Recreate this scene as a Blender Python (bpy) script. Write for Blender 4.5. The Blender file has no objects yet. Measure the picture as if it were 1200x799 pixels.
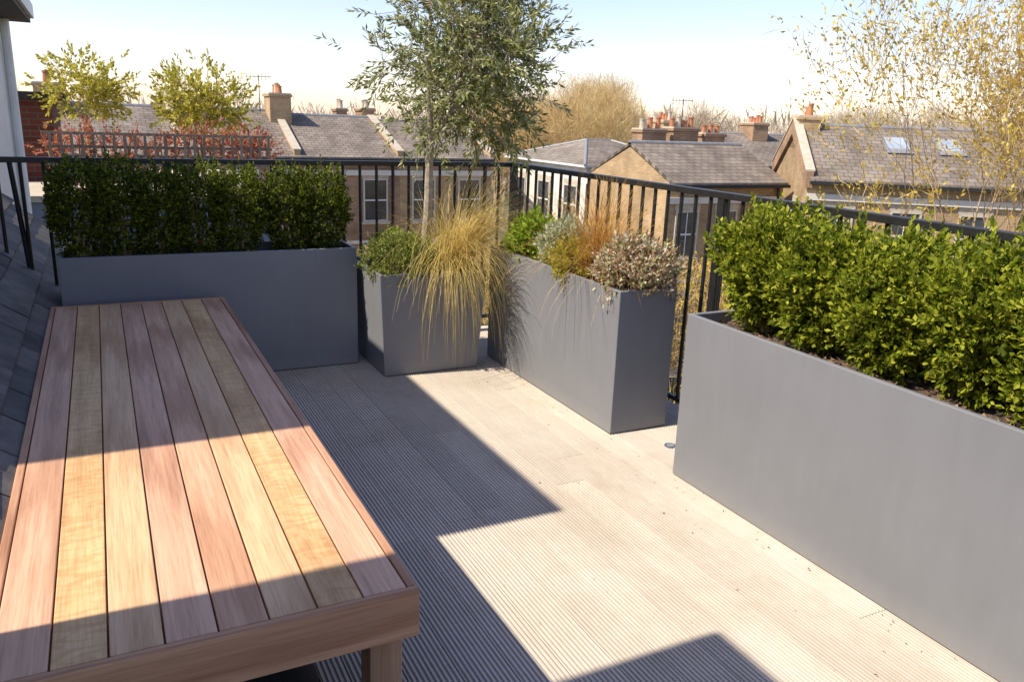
import bpy, math, random
import numpy as np
from mathutils import Vector, Matrix, noise
random.seed(7); rng=np.random.default_rng(7)
R=math.radians
scene=bpy.context.scene
COL=scene.collection
scene.view_settings.view_transform='Standard'
scene.view_settings.look='None'
scene.view_settings.exposure=0

# ------------------------------------------------------------ materials
def newmat(name):
    m=bpy.data.materials.new(name); m.use_nodes=True
    nt=m.node_tree; nt.nodes.clear()
    out=nt.nodes.new('ShaderNodeOutputMaterial')
    return m,nt,out
def N(nt,t,**kw):
    n=nt.nodes.new(t)
    for k,v in kw.items(): setattr(n,k,v)
    return n
def rgba(c): return (c[0],c[1],c[2],1)
def ramp(nt,fac,stops):
    r=N(nt,'ShaderNodeValToRGB')
    el=r.color_ramp.elements
    while len(el)<len(stops): el.new(0.5)
    for e,(p,c) in zip(el,stops): e.position=p; e.color=rgba(c)
    nt.links.new(fac,r.inputs['Fac']); return r.outputs['Color']
def mixc(nt,fac,a,b,mode='MIX'):
    m=N(nt,'ShaderNodeMix',data_type='RGBA',blend_type=mode)
    for s,v in ((0,fac),(6,a),(7,b)):
        if isinstance(v,(int,float)): m.inputs[s].default_value=v
        elif isinstance(v,tuple): m.inputs[s].default_value=rgba(v)
        else: nt.links.new(v,m.inputs[s])
    return m.outputs[2]
def noiset(nt,vec,scale,detail=5,rough=.6):
    n=N(nt,'ShaderNodeTexNoise'); n.inputs['Scale'].default_value=scale
    n.inputs['Detail'].default_value=detail; n.inputs['Roughness'].default_value=rough
    if vec is not None: nt.links.new(vec,n.inputs['Vector'])
    return n.outputs['Fac']
def objco(nt): return N(nt,'ShaderNodeTexCoord').outputs['Object']
def mapping(nt,vec,scale):
    m=N(nt,'ShaderNodeMapping'); m.inputs['Scale'].default_value=scale
    nt.links.new(vec,m.inputs['Vector']); return m.outputs['Vector']
def island(nt): return N(nt,'ShaderNodeNewGeometry').outputs['Random Per Island']
def principled(nt,out,col,rough=.6,metal=0,height=None,bs=.3,bd=.01,spec=.5):
    p=N(nt,'ShaderNodeBsdfPrincipled')
    if isinstance(col,tuple): p.inputs['Base Color'].default_value=rgba(col)
    else: nt.links.new(col,p.inputs['Base Color'])
    if isinstance(rough,(int,float)): p.inputs['Roughness'].default_value=rough
    else: nt.links.new(rough,p.inputs['Roughness'])
    p.inputs['Metallic'].default_value=metal
    p.inputs['Specular IOR Level'].default_value=spec
    if height is not None:
        b=N(nt,'ShaderNodeBump'); b.inputs['Strength'].default_value=bs; b.inputs['Distance'].default_value=bd
        nt.links.new(height,b.inputs['Height']); nt.links.new(b.outputs['Normal'],p.inputs['Normal'])
    nt.links.new(p.outputs[0],out.inputs[0]); return p
def noisemat(name,c1,c2,scale=8,rough=.7,bs=.3,bd=.01,metal=0,spec=.5,c3=None):
    m,nt,out=newmat(name); co=objco(nt); f=noiset(nt,co,scale)
    st=[(.3,c1),(.7,c2)] if c3 is None else [(.25,c1),(.5,c2),(.75,c3)]
    principled(nt,out,ramp(nt,f,st),rough,metal,noiset(nt,co,scale*6),bs,bd,spec); return m
def brickmat(name,c1,c2,mort,mode='wall',bw=.225,bh=.075,ms=.01,rough=.85,bd=.01,off=.5,stain=.45):
    m,nt,out=newmat(name); co=objco(nt)
    s=N(nt,'ShaderNodeSeparateXYZ'); nt.links.new(co,s.inputs[0])
    c=N(nt,'ShaderNodeCombineXYZ')
    if mode=='wall':
        a=N(nt,'ShaderNodeMath',operation='ADD'); nt.links.new(s.outputs[0],a.inputs[0]); nt.links.new(s.outputs[1],a.inputs[1])
        nt.links.new(a.outputs[0],c.inputs[0]); nt.links.new(s.outputs[2],c.inputs[1])
    elif mode=='roofx':
        nt.links.new(s.outputs[0],c.inputs[0]); nt.links.new(s.outputs[1],c.inputs[1])
    else:
        nt.links.new(s.outputs[1],c.inputs[0]); nt.links.new(s.outputs[0],c.inputs[1])
    b=N(nt,'ShaderNodeTexBrick'); b.offset=off
    b.inputs['Scale'].default_value=1; b.inputs['Brick Width'].default_value=bw; b.inputs['Row Height'].default_value=bh
    b.inputs['Mortar Size'].default_value=ms; b.inputs['Mortar Smooth'].default_value=.2
    b.inputs['Color1'].default_value=rgba(c1); b.inputs['Color2'].default_value=rgba(c2); b.inputs['Mortar'].default_value=rgba(mort)
    nt.links.new(c.outputs[0],b.inputs['Vector'])
    f=noiset(nt,co,.9,6,.65)
    col=mixc(nt,1.0,b.outputs['Color'],ramp(nt,f,[(.3,(1-stain,)*3),(.7,(1.1,1.1,1.1))]),'MULTIPLY')
    inv=N(nt,'ShaderNodeMath',operation='SUBTRACT'); inv.inputs[0].default_value=1; nt.links.new(b.outputs['Fac'],inv.inputs[1])
    principled(nt,out,col,rough,0,inv.outputs[0],.6,bd,.25); return m
def leafmat(name,stops,trans=.35,rough=.55,spec=.22):
    m,nt,out=newmat(name)
    col=ramp(nt,island(nt),stops)
    p=N(nt,'ShaderNodeBsdfPrincipled'); nt.links.new(col,p.inputs['Base Color'])
    p.inputs['Roughness'].default_value=rough; p.inputs['Specular IOR Level'].default_value=spec
    t=N(nt,'ShaderNodeBsdfTranslucent'); nt.links.new(col,t.inputs['Color'])
    mx=N(nt,'ShaderNodeMixShader'); mx.inputs[0].default_value=trans
    nt.links.new(p.outputs[0],mx.inputs[1]); nt.links.new(t.outputs[0],mx.inputs[2])
    nt.links.new(mx.outputs[0],out.inputs[0]); return m
def woodmat(name,ca,cb,axis='y',ripple=0.0):
    m,nt,out=newmat(name); co=objco(nt)
    isl=island(nt)
    sh=N(nt,'ShaderNodeVectorMath',operation='SCALE'); sh.inputs[0].default_value=(3.1,7.7,1.3); nt.links.new(isl,sh.inputs['Scale'])
    oi=N(nt,'ShaderNodeObjectInfo'); sh2=N(nt,'ShaderNodeVectorMath',operation='SCALE'); sh2.inputs[0].default_value=(5.3,9.1,2.2); nt.links.new(oi.outputs['Random'],sh2.inputs['Scale'])
    add=N(nt,'ShaderNodeVectorMath',operation='ADD'); nt.links.new(co,add.inputs[0]); nt.links.new(sh.outputs[0],add.inputs[1])
    add2=N(nt,'ShaderNodeVectorMath',operation='ADD'); nt.links.new(add.outputs[0],add2.inputs[0]); nt.links.new(sh2.outputs[0],add2.inputs[1]); vec=add2.outputs[0]
    sc={'y':(22,.9,22),'x':(.9,22,22),'z':(22,22,.9)}[axis]
    f1=noiset(nt,mapping(nt,vec,sc),1.3,6,.6)
    sc2={'y':(170,5,170),'x':(5,170,170),'z':(170,170,5)}[axis]
    f2=noiset(nt,mapping(nt,vec,sc2),1.3,4,.7)
    w=N(nt,'ShaderNodeTexWave',wave_type='RINGS'); w.inputs['Scale'].default_value=1.6; w.inputs['Distortion'].default_value=3.5
    w.inputs['Detail'].default_value=3; w.inputs['Detail Scale'].default_value=1.1
    nt.links.new(mapping(nt,vec,{'y':(9,.55,9),'x':(.55,9,9),'z':(9,9,.55)}[axis]),w.inputs['Vector'])
    base=ramp(nt,f1,[(.28,tuple(x*.78 for x in ca)),(.5,ca),(.74,cb)])
    fine=ramp(nt,f2,[(.3,(.74,.67,.61)),(.55,(1.05,1.05,1.05))])
    c=mixc(nt,.8,base,fine,'MULTIPLY')
    c=mixc(nt,.5,c,ramp(nt,w.outputs['Fac'],[(.05,(.66,.55,.48)),(.5,(1.08,1.08,1.08))]),'MULTIPLY')
    if ripple:
        w2=N(nt,'ShaderNodeTexNoise'); w2.inputs['Scale'].default_value=1.6; w2.inputs['Detail'].default_value=2; w2.inputs['Distortion'].default_value=1.4
        nt.links.new(mapping(nt,vec,(7,17,9)),w2.inputs['Vector'])
        c=mixc(nt,ripple,c,ramp(nt,w2.outputs['Fac'],[(.38,(.78,.62,.46)),(.55,(1.08,1.08,1.08))]),'MULTIPLY')
    big=noiset(nt,vec,1.1,3,.5)
    c=mixc(nt,.8,c,ramp(nt,big,[(.3,(.88,.84,.82)),(.7,(1.08,1.08,1.06))]),'MULTIPLY')
    rr=N(nt,'ShaderNodeMapRange'); rr.inputs[3].default_value=.45; rr.inputs[4].default_value=.7; nt.links.new(f2,rr.inputs[0])
    principled(nt,out,c,rr.outputs[0],0,f2,.3,.0015,.3); return m

M={}
def deckmat():
    m,nt,out=newmat('decking'); co=objco(nt)
    tint=ramp(nt,island(nt),[(0,(.88,.88,.88)),(.5,(.96,.955,.95)),(1,(1.04,1.035,1.03))])
    f=noiset(nt,mapping(nt,co,(1.2,.5,1)),2.2,6,.65)
    base=ramp(nt,f,[(.3,(.595,.53,.45)),(.7,(.685,.62,.535))])
    f2=noiset(nt,mapping(nt,co,(120,6,1)),1.,3,.7)
    c=mixc(nt,1,base,tint,'MULTIPLY'); c=mixc(nt,.6,c,ramp(nt,f2,[(.3,(.82,.82,.82)),(.7,(1.08,1.08,1.08))]),'MULTIPLY')
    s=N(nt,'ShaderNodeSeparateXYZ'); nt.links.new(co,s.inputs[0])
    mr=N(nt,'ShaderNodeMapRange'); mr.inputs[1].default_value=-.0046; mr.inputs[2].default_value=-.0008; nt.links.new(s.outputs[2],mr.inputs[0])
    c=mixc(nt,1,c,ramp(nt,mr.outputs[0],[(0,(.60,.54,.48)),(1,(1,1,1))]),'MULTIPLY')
    f3=noiset(nt,co,38,3,.5)
    c=mixc(nt,1,c,ramp(nt,f3,[(.22,(.62,.56,.48)),(.30,(1,1,1))]),'MULTIPLY')
    f4=noiset(nt,co,1.4,5,.7)
    c=mixc(nt,1,c,ramp(nt,f4,[(.32,(.86,.83,.79)),(.55,(1,1,1))]),'MULTIPLY')
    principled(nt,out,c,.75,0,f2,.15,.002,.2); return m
M['deck']=deckmat()
def paintmat():
    m,nt,out=newmat('planter_paint'); co=objco(nt)
    f=noiset(nt,co,1.7,5,.6); f2=noiset(nt,mapping(nt,co,(14,14,2.2)),1.5,5,.7)
    c=ramp(nt,f,[(.3,(.195,.198,.212)),(.7,(.222,.224,.238))])
    c=mixc(nt,.4,c,ramp(nt,f2,[(.3,(.90,.89,.87)),(.62,(1.02,1.02,1.02))]),'MULTIPLY')
    # dust splashed up on the lowest centimetres
    s=N(nt,'ShaderNodeSeparateXYZ'); nt.links.new(co,s.inputs[0])
    mr=N(nt,'ShaderNodeMapRange'); mr.inputs[1].default_value=.0; mr.inputs[2].default_value=.09; mr.inputs[3].default_value=.35; mr.inputs[4].default_value=0; nt.links.new(s.outputs[2],mr.inputs[0])
    dm=N(nt,'ShaderNodeMath',operation='MULTIPLY'); nt.links.new(mr.outputs[0],dm.inputs[0]); nt.links.new(noiset(nt,co,22,5,.7),dm.inputs[1])
    c=mixc(nt,dm.outputs[0],c,(.42,.37,.30))
    rr=N(nt,'ShaderNodeMapRange'); rr.inputs[3].default_value=.36; rr.inputs[4].default_value=.5; nt.links.new(f2,rr.inputs[0])
    principled(nt,out,c,rr.outputs[0],0,noiset(nt,co,420,2,.5),.06,.001,.35); return m
M['paint']=paintmat()
M['rail']=noisemat('black_metal',(.012,.012,.013),(.022,.021,.02),30,.42,.1,.001)
M['soil']=noisemat('soil',(.06,.038,.024),(.20,.14,.09),25,.95,.8,.02)
M['underdeck']=noisemat('underdeck',(.02,.018,.016),(.04,.035,.03),5,.9)
M['slate_y']=brickmat('roof_slates_side',(.075,.082,.095),(.12,.125,.135),(.02,.02,.022),'roofy',.28,.16,.008,.6,.012)
M['slate_x']=brickmat('roof_slates',(.23,.19,.155),(.32,.265,.215),(.12,.10,.08),'roofx',.3,.2,.012,.85,.012)
M['slate_d']=brickmat('roof_slates_side_hip',(.25,.21,.17),(.33,.28,.23),(.13,.11,.09),'roofy',.3,.2,.012,.85,.012)
M['brick_y']=brickmat('yellow_stock_brick',(.56,.37,.18),(.45,.28,.13),(.49,.42,.31),bd=.006)
M['brick_b']=brickmat('brown_brick',(.45,.27,.145),(.35,.20,.105),(.41,.33,.25),bd=.006)
M['brick_r']=brickmat('dark_red_brick',(.18,.05,.035),(.12,.035,.025),(.13,.10,.08),bd=.006)
M['stucco']=noisemat('white_stucco',(.62,.58,.50),(.74,.70,.62),2.5,.85,.2,.01)
M['white']=noisemat('white_paint',(.68,.68,.66),(.8,.8,.78),5,.5,.1,.002)
M['cream']=noisemat('cream_paint',(.5,.46,.38),(.6,.56,.48),5,.6,.1,.002)
M['blackflat']=noisemat('black_roofing',(.012,.012,.013),(.03,.03,.03),6,.7)
M['glass']=noisemat('window_glass',(.03,.035,.04),(.09,.10,.11),.8,.08,.02,.001,0,.8)
M['pot']=noisemat('terracotta',(.38,.14,.07),(.5,.22,.11),6,.8)
M['lead']=noisemat('lead_flashing',(.2,.2,.21),(.3,.3,.31),6,.5)
M['lime']=noisemat('limestone_coping',(.44,.37,.28),(.56,.49,.38),5,.85)
M['bark']=noisemat('bark_grey',(.24,.19,.13),(.50,.43,.33),30,.9,.7,.006)
M['bark_t']=noisemat('bark_tan',(.30,.20,.11),(.48,.35,.2),8,.9,.5,.01)
M['bark_d']=noisemat('bark_brown',(.07,.05,.035),(.15,.11,.075),20,.9,.5,.01)
M['bluewall']=noisemat('blue_grey_render',(.17,.2,.24),(.23,.27,.32),3,.8)
M['trellis']=woodmat('trellis_wood',(.30,.23,.17),(.42,.34,.26),'z')
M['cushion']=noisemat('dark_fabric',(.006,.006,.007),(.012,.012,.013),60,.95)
M['steel']=noisemat('brushed_steel',(.5,.5,.5),(.65,.65,.65),60,.3,.1,.001,1)
M['ground']=noisemat('garden_ground',(.05,.07,.025),(.13,.12,.06),.12,.95,.4,.05,c3=(.16,.13,.09))
M['asphalt']=noisemat('asphalt',(.04,.04,.042),(.065,.063,.06),3,.9)
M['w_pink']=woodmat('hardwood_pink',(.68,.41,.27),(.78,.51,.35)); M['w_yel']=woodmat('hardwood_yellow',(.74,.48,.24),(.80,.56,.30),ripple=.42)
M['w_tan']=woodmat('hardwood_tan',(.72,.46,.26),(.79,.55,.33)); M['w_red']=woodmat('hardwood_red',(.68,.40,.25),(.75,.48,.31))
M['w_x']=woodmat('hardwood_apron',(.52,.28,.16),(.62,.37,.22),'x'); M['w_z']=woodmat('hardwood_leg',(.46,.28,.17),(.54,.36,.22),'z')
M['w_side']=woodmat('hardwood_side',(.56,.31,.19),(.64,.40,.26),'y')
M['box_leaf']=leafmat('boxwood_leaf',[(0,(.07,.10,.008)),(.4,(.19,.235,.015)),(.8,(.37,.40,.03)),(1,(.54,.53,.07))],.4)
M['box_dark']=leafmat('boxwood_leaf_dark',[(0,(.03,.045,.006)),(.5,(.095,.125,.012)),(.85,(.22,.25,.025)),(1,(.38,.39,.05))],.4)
M['olive_leaf']=leafmat('olive_leaf',[(0,(.12,.13,.03)),(.45,(.28,.30,.085)),(.75,(.46,.47,.21)),(1,(.66,.66,.42))],.38)
M['yg_leaf']=leafmat('yellow_green_leaf',[(0,(.28,.26,.03)),(.6,(.55,.50,.06)),(1,(.72,.63,.14))],.45)
M['bud']=leafmat('yellow_bud',[(0,(.45,.32,.04)),(.6,(.70,.53,.07)),(1,(.80,.65,.14))],.4)
M['red_leaf']=leafmat('red_leaf',[(0,(.28,.06,.04)),(.4,(.50,.12,.09)),(.7,(.62,.28,.16)),(1,(.34,.30,.10))],.35)
M['gold']=leafmat('golden_grass_blade',[(0,(.46,.32,.07)),(.5,(.69,.51,.16)),(.85,(.80,.64,.28)),(1,(.48,.47,.1))],.4,.6)
M['bronze']=leafmat('bronze_grass_blade',[(0,(.48,.23,.05)),(.6,(.68,.38,.10)),(1,(.74,.50,.18))],.4,.6)
M['fresh']=leafmat('fresh_green_leaf',[(0,(.13,.20,.015)),(.6,(.32,.44,.03)),(1,(.50,.58,.08))],.4)
M['thyme']=leafmat('thyme_leaf',[(0,(.10,.13,.025)),(.6,(.26,.30,.05)),(1,(.46,.46,.13))],.38)
M['silver']=leafmat('silver_leaf',[(0,(.25,.29,.15)),(.6,(.48,.53,.34)),(1,(.66,.68,.5))],.3)
M['hebe']=leafmat('hebe_leaf',[(0,(.16,.15,.04)),(.22,(.48,.22,.16)),(.45,(.34,.36,.12)),(.75,(.70,.60,.42)),(1,(.80,.74,.58))],.3)
M['twig']=leafmat('bare_twig',[(0,(.45,.30,.12)),(.5,(.64,.47,.21)),(1,(.76,.60,.32))],.3,.8,.1)
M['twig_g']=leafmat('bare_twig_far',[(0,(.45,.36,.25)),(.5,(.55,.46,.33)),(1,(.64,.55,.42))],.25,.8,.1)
M['shrub']=leafmat('garden_shrub_leaf',[(0,(.08,.085,.02)),(.6,(.24,.20,.05)),(1,(.46,.36,.1))],.3)
M['chips']=leafmat('bark_chips',[(0,(.07,.04,.02)),(.5,(.2,.12,.07)),(1,(.38,.26,.17))],0,.9,.1)

# ------------------------------------------------------------ mesh builder
class MB:
    def __init__(s): s.v=[]; s.f=[]; s.m=[]; s.mats=[]; s.blocks=[]
    def mi(s,k):
        if k not in s.mats: s.mats.append(k)
        return s.mats.index(k)
    def add(s,vs,fs,k):
        o=len(s.v); s.v+= [tuple(x) for x in vs]; i=s.mi(k)
        for f in fs: s.f.append(tuple(o+j for j in f)); s.m.append(i)
    def box(s,x0,x1,y0,y1,z0,z1,k):
        vs=[(x0,y0,z0),(x1,y0,z0),(x1,y1,z0),(x0,y1,z0),(x0,y0,z1),(x1,y0,z1),(x1,y1,z1),(x0,y1,z1)]
        s.add(vs,[(0,3,2,1),(4,5,6,7),(0,1,5,4),(1,2,6,5),(2,3,7,6),(3,0,4,7)],k)
    def tube(s,pts,rad,k,sides=6,cap=True):
        n=len(pts); vs=[]
        pts=[Vector(p) for p in pts]
        for i,p in enumerate(pts):
            d=(pts[min(i+1,n-1)]-pts[max(i-1,0)]).normalized()
            a=d.cross(Vector((0,0,1)) if abs(d.z)<.9 else Vector((1,0,0))).normalized(); b=d.cross(a)
            for j in range(sides):
                t=2*math.pi*j/sides; vs.append(p+(a*math.cos(t)+b*math.sin(t))*rad[i])
        fs=[]
        for i in range(n-1):
            for j in range(sides):
                j2=(j+1)%sides; fs.append((i*sides+j,i*sides+j2,(i+1)*sides+j2,(i+1)*sides+j))
        if cap: fs.append(tuple(range(sides))[::-1]); fs.append(tuple((n-1)*sides+j for j in range(sides)))
        s.add(vs,fs,k)
    def quads(s,V,k):
        if len(V): s.blocks.append((np.asarray(V,float),s.mi(k)))
    def obj(s,name,parent=None,smooth=False,bevel=0,loc=None):
        vs=list(s.v); fs=list(s.f); ms=list(s.m)
        for V,i in s.blocks:
            o=len(vs); n=len(V); vs+=V.reshape(-1,3).tolist()
            fs+=(np.arange(n*4).reshape(n,4)+o).tolist(); ms+=[i]*n
        me=bpy.data.meshes.new(name); me.from_pydata(vs,[],fs)
        for k in s.mats: me.materials.append(M[k])
        me.polygons.foreach_set('material_index',ms)
        if smooth: me.polygons.foreach_set('use_smooth',[True]*len(fs))
        me.update()
        ob=bpy.data.objects.new(name,me); COL.objects.link(ob)
        if parent: ob.parent=parent
        if loc: ob.location=loc
        if bevel:
            b=ob.modifiers.new('bevel','BEVEL'); b.width=bevel; b.segments=2; b.limit_method='ANGLE'
        return ob
def empty(name,loc=(0,0,0),rot=0):
    e=bpy.data.objects.new(name,None); COL.objects.link(e); e.location=loc; e.rotation_euler=(0,0,rot); return e

# ------------------------------------------------------------ foliage helpers
def unit(a): return a/np.maximum(np.linalg.norm(a,axis=-1,keepdims=True),1e-9)
def leaves(P,D,L,W,fold=.15):
    n=len(P); D=unit(D); S=unit(np.cross(D,rng.normal(size=(n,3)))); Nn=np.cross(S,D)
    L=L*rng.uniform(.7,1.25,(n,1)); W=W*rng.uniform(.75,1.2,(n,1))
    mid=P+D*L*.5+Nn*W*fold
    return np.stack([P,mid+S*W*.5,P+D*L,mid-S*W*.5],1)
def sprigs(O,D,nl,sl,L,W,ang=.8):
    O=np.asarray(O,float); D=unit(np.asarray(D,float)); n=len(O)
    t=np.linspace(.1,1,nl)[None,:,None]; sls=sl*rng.uniform(.6,1.3,(n,1,1))
    P=O[:,None,:]+D[:,None,:]*sls*t
    Dn=np.repeat(D[:,None,:],nl,1)
    Rr=rng.normal(size=(n,nl,3)); Rr=unit(Rr-(Rr*Dn).sum(-1,keepdims=True)*Dn)
    a=ang*rng.uniform(.6,1.3,(n,nl,1)); a[:,-1]*=.2
    LD=Dn*np.cos(a)+Rr*np.sin(a)
    return leaves(P.reshape(-1,3),LD.reshape(-1,3),L,W)
def lumpy(c,h,n,p=3,amp=.14,fs=2.2,inner=.3,taper=0,seed=0,lift=.5,zmin=-1):
    u=unit(rng.normal(size=(int(n*1.3),3)));u=u[u[:,2]>zmin][:n]
    r=1/(np.abs(u[:,0]/h[0])**p+np.abs(u[:,1]/h[1])**p+np.abs(u[:,2]/h[2])**p)**(1/p)
    k=np.array([noise.noise(Vector((x[0]*fs+seed*3.1,x[1]*fs,x[2]*fs+seed)))+.5*noise.noise(Vector((x[0]*fs*2.7+seed,x[1]*fs*2.7,x[2]*fs*2.7))) for x in u])
    r=r*(1+amp*k*1.6)*(1-inner*rng.random(len(u))**1.6)
    p3=u*r[:,None]
    if taper: 
        s=1-taper*np.clip((h[2]*.5-p3[:,2])/(1.5*h[2]),0,1); p3[:,0]*=s; p3[:,1]*=s
    return p3+np.array(c),unit(u+np.array([0,0,lift])+rng.normal(size=u.shape)*.35)
def grass(mb,o,n,length,k,width=.004,el=(.9,1.5),az=(0,2*math.pi),droop=2.6,r0=.04,seg=8):
    Q=[]
    for i in range(n):
        a=random.uniform(*az); e=random.uniform(*el); L=length*random.uniform(.5,1.15); g=droop*random.uniform(.5,1.5)
        p=np.array(o,float)+np.array([random.gauss(0,r0),random.gauss(0,r0),0]); d=np.array([math.cos(a)*math.cos(e),math.sin(a)*math.cos(e),math.sin(e)])
        s=np.array([-math.sin(a),math.cos(a),0])*width*random.uniform(.6,1.3); st=L/seg
        pa=p-s*.5; pb=p+s*.5
        for j in range(seg):
            d=d+np.array([0,0,-g*st*(.4+1.4*j/seg)])+rng.normal(size=3)*.06; d/=np.linalg.norm(d); p=p+d*st
            w=s*(1-(j+1)/seg*.85)*.5
            na=p-w; nb=p+w; Q.append([pa,pb,nb,na]); pa,pb=na,nb
    mb.quads(np.array(Q),k)
def grow(mb,p,d,L,r,dep,tips,k,ang=(.35,.8),up=.1,kids=(2,3),shr=(.66,.85),wob=.14):
    p=Vector(p); d=Vector(d).normalized(); pts=[p.copy()]; rad=[r]; ns=3
    for i in range(ns):
        d=(d+Vector((random.gauss(0,wob),random.gauss(0,wob),random.gauss(0,wob*.6)+up))).normalized(); p=p+d*L/ns
        pts.append(p.copy()); rad.append(r*(1-.35*(i+1)/ns))
    mb.tube(pts,rad,k,7 if r>.05 else (5 if r>.015 else 3),cap=False)
    tips.append((pts[-1],d,dep)); 
    if dep<=2: tips.append((pts[2],d,dep))
    if dep==0: return
    n=random.randint(*kids)
    for i in range(n+1):
        q=pts[-1] if i<n else pts[2]
        a=random.uniform(*ang)*(1.2 if i==n else 1); x=Vector((random.gauss(0,1),random.gauss(0,1),random.gauss(0,1))); x=(x-x.dot(d)*d).normalized()
        grow(mb,q,d*math.cos(a)+x*math.sin(a),L*random.uniform(*shr),rad[-1]*random.uniform(.6,.8),dep-1,tips,k,ang,up,kids,shr,wob)

# ------------------------------------------------------------ terrace deck
def make_deck():
    mb=MB(); bw=.142; x=-.36
    ng=9
    while x<2.72:
        prof=[]; x0=x+.0015; x1=x+bw-.002; m=.003; w=(x1-x0-2*m)/ng
        prof.append((x0,-.022)); prof.append((x0,-.0015)); prof.append((x0+.0015,0))
        for i in range(ng):
            a=x0+m+i*w
            prof+= [(a+w*.08,0),(a+w*.20,-.0046),(a+w*.50,-.0046),(a+w*.62,0)]
        prof+=[(x1-.0015,0),(x1,-.0015),(x1,-.022)]
        ys=[-1.6]; y=-1.6+random.uniform(.8,3.2)
        while y<5.2: ys.append(y); y+=3.2
        ys.append(5.28)
        for a,b in zip(ys[:-1],ys[1:]):
            a+=.001; b-=.001; n=len(prof)
            vs=[(px,a,pz) for px,pz in prof]+[(px,b,pz) for px,pz in prof]
            fs=[(i,i+1,n+i+1,n+i) for i in range(n-1)]
            fs=[f[::-1] for f in fs]; fs+=[tuple(range(n)),tuple(range(n,2*n))[::-1]]
            mb.add(vs,fs,'deck')
        x+=bw
    mb.obj('terrace_decking')
make_deck()
e=empty('terrace_building')
mb=MB(); mb.box(-3.4,2.76,-2.2,5.38,-9,-.06,'brick_b'); mb.obj('walls',e)
mb=MB(); mb.box(-.5,2.8,-2.25,5.42,-.055,-.03,'underdeck'); mb.obj('deck_base',e)
mb=MB()
zr=lambda x: .55+(-.38-x)*.85
mb.add([(-.22,-2.2,-.03),(-.22,7.1,-.03),(-.22,7.1,zr(-.22)),(-.22,-2.2,zr(-.22))],[(0,1,2,3)],'lead')
mb.add([(-.22,-2.2,zr(-.22)),(-.22,7.1,zr(-.22)),(-1.8,7.1,zr(-1.8)),(-1.8,-2.2,zr(-1.8)),(-3.4,-2.2,zr(-.22)),(-3.4,7.1,zr(-.22))],[(0,1,2,3),(3,2,5,4)],'slate_y')
mb.add([(-.22,7.1,zr(-.22)),(-1.8,7.1,zr(-1.8)),(-3.4,7.1,zr(-.22)),(-3.4,7.1,-9),(-.22,7.1,-9)],[(0,1,2,3,4)],'brick_b')
mb.add([(-.22,5.38,-9),(-.22,7.1,-9),(-.22,7.1,-.03),(-.22,5.38,-.03)],[(0,1,2,3)],'brick_b')
mb.obj('slate_roof',e)
m_,nt_,out_=newmat('slate_single'); co_=objco(nt_)
c_=mixc(nt_,1.,ramp(nt_,island(nt_),[(0,(.085,.078,.075)),(1,(.19,.17,.155))]),ramp(nt_,noiset(nt_,co_,9),[(.3,(.6,.6,.6)),(.7,(1.2,1.15,1.1))]),'MULTIPLY')
principled(nt_,out_,c_,.65,0,noiset(nt_,co_,40),.4,.004,.3); M['slate_s']=m_
mb=MB()
for row in range(9):
    xa=-.22-row*.13; 
    y=-.5-(row%2)*.14
    while y<7.05:
        w=.275; t=.006+random.uniform(0,.004); xb=xa-.16; sk_=random.uniform(-.004,.004)
        z0=zr(xa)+.022+t; z1=zr(xb)+.006
        mb.add([(xa+sk_,y,z0),(xa-sk_,y+w,z0),(xb,y+w,z1),(xb,y,z1),(xa+sk_,y,z0-.012),(xa-sk_,y+w,z0-.012)],[(0,1,2,3),(0,4,5,1)],'slate_s')
        y+=.28
mb.obj('slates',e)
def shadow_occluder(y0,y1,ztop):  # unseen dormer-shaped block, added and sized to cast the deck and table shadow
    e=empty('dormer_shadow_occluder')
    mb=MB(); mb.box(-2.3,-1.12,y0+.03,y1-.03,.9,ztop-.10,'lead'); mb.obj('occluder_sides',e)
    mb=MB(); mb.box(-2.4,-1.02,y0,y1,ztop-.10,ztop,'lead'); mb.obj('occluder_top',e,bevel=.01)
    mb=MB(); ym=(y0+y1)/2
    mb.box(-1.14,-1.10,ym-.6,ym+.6,1.45,ztop-.25,'white'); mb.box(-1.11,-1.09,ym-.54,ym-.03,1.51,ztop-.31,'glass'); mb.box(-1.11,-1.09,ym+.03,ym+.54,1.51,ztop-.31,'glass')
    mb.obj('window',e)  # window detail on the added off-screen occluder
shadow_occluder(2.57,6.3,2.85); shadow_occluder(-1.4,1.70,2.90)

# ------------------------------------------------------------ railing
mb=MB(); XR=2.64; YR=5.2; ZT=1.205
mb.box(-.95,XR+.025,YR-.025,YR+.025,ZT-.03,ZT,'rail')
mb.box(XR-.025,XR+.025,-1.6,YR-.026,ZT-.03,ZT,'rail')
mb.box(-.22,XR-.03,YR-.012,YR+.012,.085,.11,'rail')
mb.box(XR-.012,XR+.012,-1.6,YR-.03,.085,.11,'rail')
x=-.84
while x<XR-.06:
    zb=zr(x)-.02 if x<-.22 else .1
    mb.tube([(x,YR,zb),(x,YR,ZT-.02)],[.0105]*2,'rail',8); x+=.112
y=YR-.112
while y>-1.5:
    mb.tube([(XR,y,.1),(XR,y,ZT-.02)],[.0105]*2,'rail',8); y-=.112
def post(x,y): mb.box(x-.022,x+.022,y-.022,y+.022,-.03,ZT-.01,'rail'); mb.box(x-.05,x+.05,y-.05,y+.05,.002,.012,'rail')
for px in (.35,): post(px,YR)
post(XR,YR-.0005); post(XR,2.98); post(XR,.76)
mb.tube([(-.40,YR,zr(-.4)-.03),(-.44,YR,ZT-.02)],[.014]*2,'rail',8)
mb.obj('metal_railing',bevel=.002)

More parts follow.
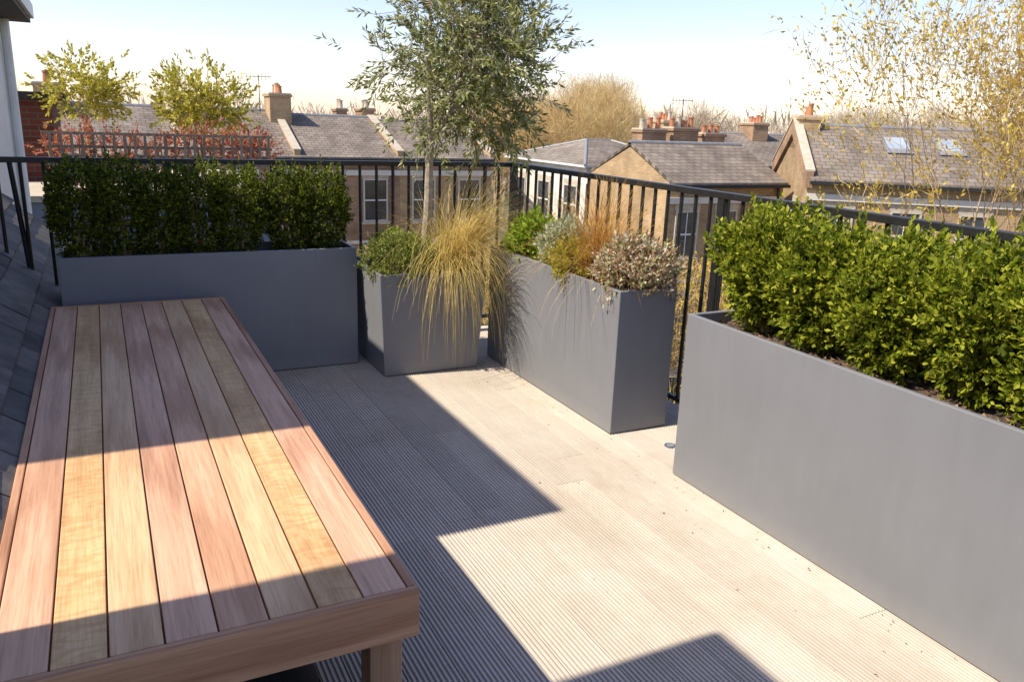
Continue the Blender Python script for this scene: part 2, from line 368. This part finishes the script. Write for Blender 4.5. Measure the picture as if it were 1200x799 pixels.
# ------------------------------------------------------------ planters
def planter(x0,x1,y0,y1,h,soil,name='planter_box',tap=0):
    e=empty(name)
    mb=MB(); t=.022
    def ring(x0,x1,y0,y1,z): return [(x0,y0,z),(x1,y0,z),(x1,y1,z),(x0,y1,z)]
    a=tap
    rs=[ring(x0+a,x1-a,y0+a,y1-a,.004),ring(x0,x1,y0,y1,h),ring(x0+t,x1-t,y0+t,y1-t,h),ring(x0+t,x1-t,y0+t,y1-t,h-.03),ring(x0+.004+t,x1-.004-t,y0+.004+t,y1-.004-t,h-.2)]
    vs=sum(rs,[]); fs=[]
    for k in range(4):
        for j in range(4):
            j2=(j+1)%4; fs.append((k*4+j,k*4+j2,(k+1)*4+j2,(k+1)*4+j))
    fs.append((3,2,1,0)); mb.add(vs,fs,'paint'); mb.obj('body',e,bevel=.004)
    mb=MB(); nx,ny=max(3,int((x1-x0)/.03)),max(3,int((y1-y0)/.03)); vs=[]
    for i in range(nx+1):
        for j in range(ny+1):
            X=x0+t+(x1-x0-2*t)*i/nx; Y=y0+t+(y1-y0-2*t)*j/ny
            vs.append((X,Y,soil+.018*noise.noise(Vector((X*9,Y*9,0)))+.012*noise.noise(Vector((X*31,Y*31,2)))))
    fs=[(i*(ny+1)+j,(i+1)*(ny+1)+j,(i+1)*(ny+1)+j+1,i*(ny+1)+j+1) for i in range(nx) for j in range(ny)]
    mb.add(vs,fs,'soil')
    n=int((x1-x0)*(y1-y0)*700); P=np.stack([rng.uniform(x0+.03,x1-.03,n),rng.uniform(y0+.03,y1-.03,n),np.full(n,soil+.008)],1); D=rng.normal(size=(n,3)); D[:,2]*=.25
    mb.quads(leaves(P,D,.03,.016,.3),'chips')
    mb.obj('soil',e)
    return e
planter(-.24,1.335,4.68,5.06,.725,.67)
planter(1.365,2.035,4.32,4.98,.62,.58,'olive_tree_planter',.035)
planter(2.16,2.50,3.09,4.55,.73,.68)
planter(2.166,2.58,.25,2.595,.738,.69)

# ------------------------------------------------------------ hedges
def hedge(name,cs,hs,mat,nsp,nl,L,W,soil,p=3.2,taper=.25,sl=.05,inner=.32,amp=.2):
    mb=MB()
    for i,c in enumerate(cs):
        h=tuple(q*random.uniform(.93,1.07) for q in hs)
        O,D=lumpy(c,h,nsp,p,amp,2.5,inner,taper,seed=i*1.7+c[1])
        mb.quads(sprigs(O,D,nl,sl,L,W,.95),mat)
        O,D=lumpy(c,tuple(q*.75 for q in h),nsp//6,p,.1,2,.5,taper,seed=i)
        mb.quads(sprigs(O,D,nl,sl,L,W,.95),mat)
        O,D=lumpy(c,h,nsp//12,p,amp,2.5,.02,taper,seed=i*1.7+c[1],lift=1.6,zmin=0)
        mb.quads(sprigs(O,D,nl,sl*1.7,L,W,.8),mat)
        for j in range(6):
            q=Vector((c[0]+random.uniform(-.03,.03),c[1]+random.uniform(-.03,.03),soil-.02)); t=Vector((c[0]+random.uniform(-.6,.6)*h[0],c[1]+random.uniform(-.6,.6)*h[1],c[2]+random.uniform(-.3,.5)*h[2]))
            mb.tube([q,q.lerp(t,.5)+Vector((random.uniform(-.02,.02),random.uniform(-.02,.02),0)),t],[.008,.006,.003],'bark_t',5)
    mb.obj(name)
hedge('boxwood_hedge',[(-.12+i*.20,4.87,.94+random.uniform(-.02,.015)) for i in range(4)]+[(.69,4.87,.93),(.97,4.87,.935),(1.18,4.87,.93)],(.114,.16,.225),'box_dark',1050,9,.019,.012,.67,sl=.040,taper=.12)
hedge('boxwood_hedge',[(2.40+random.uniform(-.015,.015),2.385-i*.305,.93+random.uniform(-.025,.02)) for i in range(7)],(.180,.172,.20),'box_leaf',1250,10,.024,.0155,.675,taper=.48,p=2.5,sl=.055,amp=.30)

# ------------------------------------------------------------ olive tree
def clump_tree(name,base,fork,cc,ch,ncl,spc,nl,L,W,leaf,bark,r0,crad,droop=.1,sl=.12):
    mb=MB(); b=Vector(base); f=Vector(fork)
    pts=[b.lerp(f,t)+Vector((math.sin(t*5)*.012,math.cos(t*4)*.01,0)) for t in np.linspace(0,1,8)]
    mb.tube(pts,[r0*(1.25-.45*t) for t in np.linspace(0,1,8)],bark,9)
    C=[]
    while len(C)<ncl:
        u=rng.normal(size=3); u/=np.linalg.norm(u); rr=random.random()**.45
        C.append(np.array(cc)+u*rr*np.array(ch))
    mains=[]
    for i in range(6):
        a=i*1.05+random.random()*.5; t=Vector((cc[0]+math.cos(a)*ch[0]*.45,cc[1]+math.sin(a)*ch[1]*.45,cc[2]+random.uniform(-.3,.4)*ch[2]))
        m=f.lerp(t,.5)+Vector((0,0,-.04)); P=[pts[-1],m,t]; mb.tube(P,[r0*.6,r0*.42,r0*.26],bark,6); mains.append(P)
    for c in C:
        cv=Vector(c); q=min((p for P in mains for p in P[1:]),key=lambda p:(p-cv).length+random.random()*.1)
        mb.tube([q,q.lerp(cv,.5)+Vector((0,0,.03)),cv],[r0*.22,r0*.14,r0*.07],bark,4)
        out=(c-np.array(cc))/np.array(ch)
        n=int(spc*random.uniform(.6,1.3))
        O=c+rng.normal(size=(n,3))*crad*random.uniform(.6,1.2)
        D=unit(O-c)*.8+out*.7+np.array([0,0,.35-droop])+rng.normal(size=(n,3))*.35
        mb.quads(sprigs(O,D,nl,sl,L,W,.75),leaf)
        D=unit(D)
        for o,d in zip(O[::2],D[::2]): mb.tube([cv,Vector(o),Vector(o+d*sl)],[r0*.06,.0018,.001],bark,3,cap=False)
    mb.obj(name)
clump_tree('olive_tree',(1.74,4.65,.57),(1.80,4.65,1.37),(2.00,4.66,1.92),(.56,.48,.60),84,18,14,.048,.0125,'olive_leaf','bark',.027,.08,.25,.13)
clump_tree('small_tree',(-.12,12.2,.45),(-.1,12.2,1.2),(-.10,12.2,1.68),(.52,.42,.40),34,12,9,.06,.030,'yg_leaf','bark_t',.02,.09,.1,.14)
clump_tree('small_tree',(1.28,12.2,.45),(1.3,12.2,1.05),(1.32,12.2,1.57),(.52,.42,.46),46,14,9,.06,.030,'yg_leaf','bark_t',.02,.09,.1,.14)

# ------------------------------------------------------------ potted plants
def shrub(name,c,h,mat,n,nl,L,W,sl=.04,p=2,soil=None,lift=.6,inner=.45):
    mb=MB(); O,D=lumpy(c,h,n,p,.22,2.4,inner,0,seed=c[1]*7+c[0],lift=lift,zmin=-.6); mb.quads(sprigs(O,D,nl,sl,L,W,.9),mat)
    z=soil if soil else c[2]-h[2]
    for j in range(7):
        mb.tube([(c[0]+random.uniform(-.02,.02),c[1]+random.uniform(-.02,.02),z),(c[0]+random.uniform(-.7,.7)*h[0],c[1]+random.uniform(-.7,.7)*h[1],c[2]+random.uniform(0,.5)*h[2])],[.005,.002],'bark_d',4)
    mb.obj(name)
shrub('thyme_plant',(1.55,4.47,.67),(.21,.19,.13),'thyme',800,9,.016,.009,soil=.57)
shrub('thyme_plant',(1.60,4.80,.68),(.16,.12,.10),'fresh',350,8,.016,.009,soil=.57)
mb=MB(); o=(1.87,4.50,.60)
grass(mb,o,480,.60,'gold',.0044,(.7,1.5),droop=2.8,r0=.05)
grass(mb,o,360,.76,'gold',.0044,(.5,1.2),(-2.4,-.9),droop=4.6,r0=.05)
grass(mb,o,520,.84,'gold',.0044,(.75,1.2),(-.7,.7),droop=1.9,r0=.045)
mb.obj('golden_grass')
shrub('green_perennial',(2.30,4.18,.80),(.14,.20,.12),'fresh',440,8,.036,.018,soil=.67)
shrub('silver_herb',(2.31,3.86,.80),(.14,.15,.14),'silver',500,9,.024,.011,soil=.67,lift=1)
shrub('euphorbia_plant',(2.26,3.66,.76),(.13,.13,.10),'yg_leaf',330,9,.022,.010,soil=.67)
mb=MB(); grass(mb,(2.34,3.56,.68),800,.58,'bronze',.0044,(.75,1.5),droop=2.3,r0=.045); grass(mb,(2.36,3.52,.68),120,.58,'gold',.004,(.5,1.3),droop=3.5,r0=.03); mb.obj('bronze_grass')
shrub('hebe_shrub',(2.34,3.23,.80),(.185,.185,.13),'hebe',600,9,.026,.013,soil=.67,sl=.05,inner=.5)
mb=MB()
for yy in (3.62,3.70,3.2,3.17):
    p=[(2.2,yy,.74),(2.15,yy-.01,.735),(2.135,yy-.03,.68),(2.14,yy-.03,.63)]
    mb.tube(p,[.002]*4,'bark_t',3)
    mb.quads(sprigs([p[1]],[(-.2,0,-1)],8,.07,.02,.012,.9),'hebe' if yy<3.3 else 'yg_leaf')
mb.obj('trailing_stems')
mb=MB(); n=80
P=np.stack([rng.uniform(.6,2.15,n),rng.uniform(1.2,4.9,n),np.full(n,.003)],1); k=rng.random(n)<.75; P[k,0]=2.14-rng.random(k.sum())**3*.35; D=rng.normal(size=(n,3)); D[:,2]=np.abs(D[:,2])*.15
mb.quads(leaves(P,D,.010,.005,.3),'chips'); mb.obj('fallen_leaves')

# ------------------------------------------------------------ table
e=empty('wooden_table')
tx0,tx1,ty0,ty1,tz=-.285,.545,1.455,4.56,.50
bt=.024
names=['w_pink','w_yel','w_tan','w_pink','w_red','w_tan','w_yel','w_pink']
w=(tx1-tx0-2*.021)/8
for i,k in enumerate(names):
    mb=MB(); x=tx0+.021+i*w
    mb.box(x+.002,x+w-.002,ty0+.024,ty1-.024,tz-bt,tz-random.uniform(0,.0012),k); mb.obj('top_board_%d'%(i+1),e,bevel=.002)
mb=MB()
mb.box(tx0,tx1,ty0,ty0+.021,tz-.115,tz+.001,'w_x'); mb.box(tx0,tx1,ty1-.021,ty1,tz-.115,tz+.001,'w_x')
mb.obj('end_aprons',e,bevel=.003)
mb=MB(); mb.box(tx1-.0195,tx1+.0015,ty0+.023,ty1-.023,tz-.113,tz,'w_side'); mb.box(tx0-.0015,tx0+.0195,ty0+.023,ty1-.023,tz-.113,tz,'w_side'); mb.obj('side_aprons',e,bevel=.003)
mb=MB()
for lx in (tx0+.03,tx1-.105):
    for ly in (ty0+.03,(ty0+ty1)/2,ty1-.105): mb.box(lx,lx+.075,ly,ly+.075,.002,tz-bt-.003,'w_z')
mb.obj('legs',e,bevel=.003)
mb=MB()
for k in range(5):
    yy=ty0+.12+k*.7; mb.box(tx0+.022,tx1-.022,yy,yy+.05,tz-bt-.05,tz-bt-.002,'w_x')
mb.obj('battens',e)
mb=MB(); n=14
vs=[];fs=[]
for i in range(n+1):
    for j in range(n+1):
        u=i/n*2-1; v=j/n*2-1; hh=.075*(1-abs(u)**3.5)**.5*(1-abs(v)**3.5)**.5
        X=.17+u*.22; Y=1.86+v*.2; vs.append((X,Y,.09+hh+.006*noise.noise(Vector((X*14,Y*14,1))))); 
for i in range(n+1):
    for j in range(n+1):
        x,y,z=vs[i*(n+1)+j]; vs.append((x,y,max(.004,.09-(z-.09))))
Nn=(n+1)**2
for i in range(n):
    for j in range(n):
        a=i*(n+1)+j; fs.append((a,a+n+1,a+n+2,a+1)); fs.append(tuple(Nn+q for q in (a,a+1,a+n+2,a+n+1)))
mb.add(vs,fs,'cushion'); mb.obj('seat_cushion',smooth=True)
mb=MB(); mb.tube([(2.36,2.86,-.005),(2.36,2.86,.004)],[.032,.030],'steel',24); mb.tube([(2.36,2.86,.0041),(2.36,2.86,.0055)],[.020,.020],'lead',20); mb.obj('deck_spotlight')

# ------------------------------------------------------------ houses
GZ=-9
def window(mb,axis,u,z,w,h,face,sgn=-1,bars=True):
    def B(u0,u1,z0,z1,d0,d1,k):
        a,b=sorted((face+sgn*d0,face+sgn*d1))
        if axis=='y': mb.box(u0,u1,a,b,z0,z1,k)
        else: mb.box(a,b,u0,u1,z0,z1,k)
    B(u-w/2,u+w/2,z,z+h,.001,.012,'glass')
    f=.06
    B(u-w/2-f,u-w/2,z-f,z+h+f,.001,.05,'cream'); B(u+w/2,u+w/2+f,z-f,z+h+f,.001,.05,'cream')
    B(u-w/2,u+w/2,z+h,z+h+f,.001,.05,'cream'); B(u-w/2-.12,u+w/2+.12,z-.16,z-f-.002,.001,.12,'lime')
    B(u-w/2,u+w/2,z-f,z,.001,.05,'cream')
    B(u-w/2,u+w/2,z+h*.5-.025,z+h*.5+.025,.012,.04,'white')
    if bars: B(u-.014,u+.014,z,z+h*.5-.025,.012,.032,'white'); B(u-.014,u+.014,z+h*.5+.025,z+h,.012,.032,'white')
    B(u-w/2-.1,u+w/2+.1,z+h+f+.002,z+h+f+.2,.001,.03,'lime')
def chimney(e,x,y,w,d,z0,z1,k,npots,along='x'):
    mb=MB(); mb.box(x-w/2,x+w/2,y-d/2,y+d/2,z0,z1-.14,k)
    mb.box(x-w/2-.05,x+w/2+.05,y-d/2-.05,y+d/2+.05,z1-.14,z1-.05,k); mb.box(x-w/2-.02,x+w/2+.02,y-d/2-.02,y+d/2+.02,z1-.05,z1,'lime')
    for i in range(npots):
        t=(i+.5)/npots-.5; px=x+(t*w if along=='x' else 0); py=y+(t*d if along=='y' else 0); h=random.uniform(.22,.4)
        mb.tube([(px,py,z1-.01),(px,py,z1+h*.85),(px,py,z1+h*.86),(px,py,z1+h)],[.10,.08,.10,.10],'pot' if random.random()<.6 else 'lime',10)
    mb.obj('chimney',e)
def aerial(e,x,y,z,h=1.2):
    mb=MB(); mb.tube([(x,y,z),(x,y,z+h)],[.018,.014],'rail',5); mb.tube([(x-.5,y,z+h*.95),(x+.5,y+.1,z+h*.97)],[.01,.01],'rail',4)
    for i in range(7):
        xx=x-.45+i*.14; mb.tube([(xx,y,z+h*.95-.14),(xx,y,z+h*.95+.14)],[.007,.007],'rail',3)
    mb.obj('tv_aerial',e)
def house(name,loc,rot,w,d,eave,ridge,wall,roof,hip=0,rows=None,cols=3,side=0,party=(1,1),pk='brick_y',ww=.8,wh=1.4,oh=.22,sky=0,trim=True,front=None,ph=.2):
    e=empty(name,(loc[0],loc[1],0),rot)
    mb=MB()
    if hip: mb.box(0,w,0,d,GZ,eave,wall)
    else:
        vs=[(0,0,GZ),(0,d,GZ),(0,d,eave),(0,d/2,ridge-.05),(0,0,eave)]; vs+= [(w,)+v[1:] for v in vs]
        mb.add(vs,[(0,4,3,2,1),(5,6,7,8,9),(0,5,9,4),(1,2,7,6),(4,9,8,3),(3,8,7,2)],wall)
    mb.obj('walls',e)
    if front:
        mb=MB(); mb.box(.01,w-.01,-.03,-.001,GZ,GZ+5.2,front); mb.obj('stucco_front',e)
    mb=MB(); t=.1
    if hip:
        hd=hip
        vs=[(-oh,-oh,eave-.02),(w+oh,-oh,eave-.02),(w+oh,d+oh,eave-.02),(-oh,d+oh,eave-.02),(-oh,-oh,eave+.06),(w+oh,-oh,eave+.06),(w+oh,d+oh,eave+.06),(-oh,d+oh,eave+.06),(hd,d/2,ridge),(w-hd,d/2,ridge)]
        mb.add(vs,[(4,5,9,8),(6,7,8,9)],roof)
        mb.add(vs,[(5,6,9),(7,4,8)],'slate_d' if roof=='slate_x' else roof)
        mb.add(vs,[(0,1,5,4),(1,2,6,5),(2,3,7,6),(3,0,4,7),(0,3,2,1)],'white' if wall=='stucco' else 'blackflat')
        for a,b in ((4,8),(7,8),(5,9),(6,9),(8,9)): mb.tube([vs[a],vs[b]],[.06,.06],'lead',6)
    else:
        sl=(ridge-eave)/(d/2); ze=eave-sl*oh
        for s in (0,1):
            Y=lambda y: y if s==0 else d-y
            vs=[(0,Y(-oh),ze+.03),(w,Y(-oh),ze+.03),(w,Y(d/2),ridge+.03),(0,Y(d/2),ridge+.03),(0,Y(-oh),ze+.03+t),(w,Y(-oh),ze+.03+t),(w,Y(d/2),ridge+.03+t),(0,Y(d/2),ridge+.03+t)]
            fs=[(0,3,2,1),(4,5,6,7),(0,1,5,4),(1,2,6,5),(2,3,7,6),(3,0,4,7)]
            mb.add(vs,fs,roof)
        mb.tube([(0,d/2,ridge+.11),(w,d/2,ridge+.11)],[.08,.08],'lead',8)
        mb.box(-.0,w,-oh-.1,-oh-.003,ze-.02,ze+.08,'blackflat')
    mb.obj('roof',e)
    if not hip:
        mb=MB(); sl=(ridge-eave)/(d/2)
        for s,on in ((0,party[0]),(1,party[1])):
            if not on: continue
            xa=-.11 if s==0 else w-.11; xb=xa+.218
            for (y0,z0,y1,z1) in ((-.1,eave-.1*sl,d/2,ridge),(d/2,ridge,d+.1,eave-.1*sl)):
                a=ph+.1
                vs=[(xa,y0,z0-.2),(xb,y0,z0-.2),(xb,y1,z1-.2),(xa,y1,z1-.2),(xa,y0,z0+a),(xb,y0,z0+a),(xb,y1,z1+a),(xa,y1,z1+a)]
                mb.add(vs,[(0,3,2,1),(0,1,5,4),(1,2,6,5),(2,3,7,6),(3,0,4,7)],pk)
                vs=[(xa-.03,y0,z0+a+.001),(xb+.03,y0,z0+a+.001),(xb+.03,y1,z1+a+.001),(xa-.03,y1,z1+a+.001),(xa-.03,y0,z0+a+.05),(xb+.03,y0,z0+a+.05),(xb+.03,y1,z1+a+.05),(xa-.03,y1,z1+a+.05)]
                mb.add(vs,[(0,3,2,1),(4,5,6,7),(0,1,5,4),(1,2,6,5),(2,3,7,6),(3,0,4,7)],'lime')
        if mb.v: mb.obj('party_parapets',e)
    if sky:
        mb=MB(); sl=(ridge-eave)/(d/2)
        for i in range(sky):
            x=2.6+i*1.6; ya,yb=d/2*.45,d/2*.75; za=eave+sl*ya+.14; zb=eave+sl*yb+.14
            for (dx,dz,k) in ((.0,.04,'lead'),(.06,.055,'skyglass')):
                mb.add([(x+dx,ya+dx,za+dz),(x+.8-dx,ya+dx,za+dz),(x+.8-dx,yb-dx,zb+dz),(x+dx,yb-dx,zb+dz)],[(0,1,2,3)],k)
        mb.obj('skylights',e)
    rows=rows or [eave-2.3,eave-5.0,eave-7.8]
    mb=MB()
    for z in rows:
        for c in range(cols):
            window(mb,'y',w*(c+.5)/cols,z,ww,wh,-.0 if not front else (-.03 if z<GZ+5.2-wh-.3 else 0))
    if side:
        for z in rows:
            for c in range(side): window(mb,'x',d*(c+.5)/side,z,ww,wh,0)
    mb.obj('windows',e)
    if trim:
        mb=MB(); mb.box(-.0,w,-.10,-.002,eave-.62,eave-.42,'stucco' ); mb.box(.02,w-.02,-.06,-.002,eave-3.2,eave-3.08,'stucco'); mb.tube([(w-.3,-.1,GZ),(w-.3,-.1,eave-.1)],[.05,.05],'rail',6); mb.obj('string_courses',e)
    return e
M['skyglass']=noisemat('skylight_glass',(.3,.36,.42),(.45,.5,.55),2,.12,.02,.001,0,.9)
xs=[-9.2,-5.3,-1.4,2.5,6.4,10.3]
for i,x in enumerate(xs):
    last=i==len(xs)-1
    h=house('terraced_house',(x,30,0),0,3.898,7.4,-.12,1.36-(.0 if i<4 else .12*(i-3)),'brick_y' if i%2 else 'brick_b','slate_x',party=(1,1 if last else 0),cols=2,ww=.85,wh=1.5,front='stucco')
    if i in (2,4): chimney(h,0,3.2,.8,1.2,.7,2.15,'brick_y',4,'y')
    if i==3: chimney(h,0,4.6,.6,.9,.7,1.85,'brick_r',3,'y')
    if i==5: chimney(h,0.1,4.9,.55,1.0,.7,1.75,'brick_b',2,'y'); chimney(h,-1,4.9,.45,.7,.5,1.7,'brick_b',2,'y')
    if i==4: aerial(h,-.6,3.6,1.3,1.5)
h=house('stucco_house',(16.25,26,0),0,5.0,6.4,-.10,.80,'stucco','slate_x',hip=1.9,rows=[-2.3,-4.9,-7.6],cols=2,side=3,ww=.9,wh=1.4)
h=house('brick_house',(15.8,20.4,0),0,4.8,4.6,-.25,.80,'brick_y','slate_x',cols=3,party=(0,0),pk='brick_y',ph=.08)
chimney(h,1.2,2.9,1.0,.6,.3,1.38,'brick_b',3); chimney(h,2.7,3.1,1.1,.6,.3,1.46,'brick_b',4); chimney(h,4.2,3.3,.9,.6,.3,1.30,'brick_b',3); aerial(h,2.7,3.1,1.4,1.0)
h=house('brick_house',(19.6,18.4,0),R(-35),12,6.2,.05,1.58,'brick_y','slate_x',cols=6,party=(1,0),side=2,sky=2,pk='brick_b',front='stucco')
chimney(h,.35,3.3,.7,1.3,.9,2.0,'brick_y',4,'y'); chimney(h,7.5,3.3,.8,1.2,.9,2.1,'brick_y',4,'y')
h=house('brick_house',(24,30,0),R(-15),14,7,-.2,1.1,'brick_b','slate_x',cols=6,party=(1,1),pk='brick_y')
chimney(h,0.2,3.3,.7,1.5,.5,1.75,'brick_y',4,'y'); chimney(h,5,3.3,.8,1.5,.5,1.8,'brick_b',5,'y')
h=house('brick_house',(-12,44,0),0,26,8,-1.2,.6,'brick_b','slate_x',cols=10,party=(1,1)); chimney(h,9,4,1.2,.8,.2,1.3,'brick_b',4)
e=empty('white_house')
mb=MB(); mb.box(-5,-.70,7.25,9.05,GZ,2.2,'white'); mb.obj('walls',e)
mb=MB(); mb.box(-5.2,-.46,7.1,9.15,2.201,2.24,'blackflat'); mb.box(-5.2,-.43,7.08,9.17,2.241,2.36,'white')
mb.add([(-5.2,7.08,2.362),(-.43,7.08,2.362),(-.43,9.17,2.362),(-5.2,9.17,2.362),(-2.8,7.08,3.6),(-2.8,9.17,3.6)],[(0,1,4),(1,2,5,4),(2,3,5),(3,0,4,5)],'slate_y'); mb.obj('eaves_and_roof',e)
mb=MB(); mb.tube([(-.655,8.9,-3),(-.655,8.9,2.2)],[.04,.04],'white',10)
window(mb,'y',-1.6,0.3,.8,1.3,7.25); mb.obj('downpipes',e)
e=empty('neighbour_building')
mb=MB(); mb.box(-4.6,2.0,10.6,15,GZ,.40,'bluewall'); mb.box(-4.65,2.05,10.55,15.05,.401,.47,'lime'); mb.obj('walls',e)
mb=MB(); mb.box(-4,-.50,12.6,15,.471,1.52,'brick_r'); mb.box(-4.2,-.34,12.45,15.1,1.521,1.62,'blackflat'); mb.obj('stair_tower',e)
mb=MB(); x=-.5
while x<1.95: mb.box(x,x+.03,10.72,10.74,.471,1.16,'trellis'); x+=.11
for z in (.6,.8,1.0,1.15): mb.box(-.55,1.98,10.741,10.76,z,z+.03,'trellis')
mb.obj('wooden_trellis')
mb=MB()
for i in range(11):
    c=(-.45+i*.235,11.0+random.uniform(-.05,.1),1.02+random.uniform(-.06,.1)); O,D=lumpy(c,(.19,.16,.2),48 if i<8 else 100,2,.3,2.2,.7,0,seed=i,lift=.6); mb.quads(sprigs(O,D,7,.09,.05,.022,.8),'red_leaf')
    for j in range(4): mb.tube([(c[0],c[1],.47),(c[0]+random.uniform(-.1,.1),c[1],c[2]),(c[0]+random.uniform(-.2,.2),c[1],c[2]+.2)],[.012,.007,.003],'bark_t',4)
mb.obj('red_photinia_hedge')

# ------------------------------------------------------------ trees
def bare_tree(name,base,H,depth,r,twk,bark,ntw,tl,tw,kids=(2,3),ang=(.3,.75),trunk=.35,budk=None,budn=0,bl=.03,stems=4,spread=(.25,.6),Lf=.34):
    mb=MB(); tips=[]; b=Vector(base)
    mb.tube([b,b+Vector((.05*H*.2,0,H*trunk))],[r*1.3,r],bark,9)
    for i in range(stems):
        a=i*2*math.pi/stems+random.random(); s=random.uniform(*spread)
        grow(mb,b+Vector((.05*H*.2,0,H*trunk-.1)),(math.cos(a)*s,math.sin(a)*s,1),H*(1-trunk)*Lf,r*.62,depth,tips,bark,ang,.09,kids,(.68,.86))
    T=[t for t in tips if t[2]<=2]
    O=[];D=[]
    for p,d,_ in T:
        for j in range(ntw): O.append(p+Vector([random.gauss(0,tl*.25) for _ in range(3)])); D.append(d+Vector([random.gauss(0,.6) for _ in range(3)])+Vector((0,0,.3)))
    O=np.array([tuple(o) for o in O]); D=np.array([tuple(d) for d in D])
    if ntw: mb.quads(leaves(O,D,tl,tw),twk)
    if budk:
        nb=len(O); k=rng.integers(0,nb,budn); t=rng.random((budn,1)); PP=O[k]+unit(D[k])*tl*t
        mb.quads(leaves(PP,unit(D[k])+rng.normal(size=(budn,3))*.5,bl,bl*.5),budk)
    mb.obj(name)
bare_tree('budding_tree',(13.2,6.9,GZ),12.6,6,.15,'twig','bark_t',1,.34,.011,(2,2),budk='bud',budn=27000,bl=.068,trunk=.40,ang=(.25,.62),stems=6,spread=(.15,.5),Lf=.30)
mb=MB()
for i in range(26):
    c=(9.2+random.uniform(0,5.5),4.2+random.uniform(0,4.5),-1.7+random.uniform(-1.8,1.6)); O,D=lumpy(c,(.9,.9,.8),55,2,.35,2,.8,0,seed=i); mb.quads(sprigs(O,D,9,.35,.08,.035,.8),'bud')
    mb.tube([(c[0],c[1],GZ),(c[0]+.1,c[1],c[2]+.5)],[.04,.012],'bark_t',5)
mb.obj('budding_shrubs')
for (x,y,H) in ((39,62,12.2),(32,54,11.0),(45,70,13.2),(28,60,10.2),(36,75,12.4)):
    bare_tree('bare_tree',(x,y,GZ),H,5,.22,'twig','bark_t',2,.9,.026,(2,3),trunk=.25)
for (x,y,H) in ((56,70,11.8),(72,62,12.6),(64,56,11.0),(84,60,13.4),(50,74,10.6)):
    bare_tree('bare_tree',(x,y,GZ),H,4,.24,'twig_g','bark_t',4,1.1,.04,(2,3),trunk=.25)
for (x,y,H) in ((8.5,15,7.0),(12.5,15.5,7.6),(10.5,19,8.3),(7,22,6.6),(14.0,12.5,7.4),(12,9.0,6.4),(8,10.5,5.8)):
    bare_tree('garden_tree',(x,y,GZ),H,4,.12,'twig','bark_d',3,.5,.016,(2,3),trunk=.2,budk='shrub' if x<10 else 'bud',budn=4500,bl=.10)
mb=MB()
for i in range(60):
    c=(random.uniform(2,18),random.uniform(9,28),GZ+random.uniform(.4,1.6)); 
    O,D=lumpy(c,(1.1,1.1,1.1),70,2,.35,2,.6,0,seed=i); mb.quads(sprigs(O,D,8,.3,.13,.08,.9),'shrub')
mb.obj('garden_shrubs')
mb=MB()
for i in range(150):
    a=R(random.uniform(-12,78)); dd=random.uniform(85,190); top=random.uniform(.3,2.4)+dd*.005
    x,y=math.sin(a)*dd,math.cos(a)*dd; c=np.array([x,y,top-4.5]); n=170
    u=unit(rng.normal(size=(n,3)))*rng.random((n,1))**.5*np.array([5.5,5.5,4.5]); mb.quads(leaves(c+u,unit(u)+np.array([0,0,.6])+rng.normal(size=(n,3))*.4,2.4,.2),'twig_g')
    mb.tube([(x,y,GZ),(x,y,top-2)],[.35,.12],'bark_t',5)
mb.obj('distant_trees')

# ------------------------------------------------------------ ground
mb=MB(); mb.add([(-1500,-1500,GZ),(1500,-1500,GZ),(1500,1500,GZ),(-1500,1500,GZ)],[(0,1,2,3)],'ground'); mb.obj('ground')
mb=MB(); mb.box(-40,15.5,27.2,28.9,GZ+.002,GZ+.12,'lime'); mb.box(-40,15.5,23.6,27.1,GZ+.004,GZ+.012,'asphalt'); mb.obj('street')

# ------------------------------------------------------------ light, sky, camera
EL=48; AZ=R(2)
sd=Vector((-math.cos(AZ)*math.cos(R(EL)),math.sin(AZ)*math.cos(R(EL)),math.sin(R(EL))))
L=bpy.data.lights.new('sun','SUN'); L.energy=6.6; L.angle=R(.5); L.color=(1,.91,.76)
lo=bpy.data.objects.new('sun',L); COL.objects.link(lo); lo.rotation_euler=sd.to_track_quat('Z','Y').to_euler(); lo.location=(0,0,20)
W=bpy.data.worlds.new('World'); scene.world=W; W.use_nodes=True; nt=W.node_tree
sk=nt.nodes.new('ShaderNodeTexSky'); sk.sky_type='NISHITA'; sk.sun_disc=False; sk.sun_elevation=R(EL); sk.sun_rotation=R(270)+AZ
sk.air_density=1.0; sk.dust_density=.35; sk.ozone_density=2.2
mx=nt.nodes.new('ShaderNodeMix'); mx.data_type='RGBA'; mx.blend_type='MULTIPLY'; mx.inputs[0].default_value=1; mx.inputs[7].default_value=(1.14,.98,1.03,1)
nt.links.new(sk.outputs[0],mx.inputs[6]); nt.links.new(mx.outputs[2],nt.nodes['Background'].inputs['Color']); nt.nodes['Background'].inputs['Strength'].default_value=.205

cam=bpy.data.cameras.new('camera'); co=bpy.data.objects.new('camera',cam); COL.objects.link(co); scene.camera=co
cam.sensor_width=36; cam.lens=937/1200*36; cam.clip_start=.05; cam.clip_end=4000
yc=Vector((-490,278,-937)).normalized(); xc=Vector((1900,187,-937)); xc=(xc-xc.dot(yc)*yc).normalized(); zc=xc.cross(yc)
co.matrix_world=Matrix.Translation((0,0,1.5)) @ Matrix((xc,yc,zc)).to_4x4()
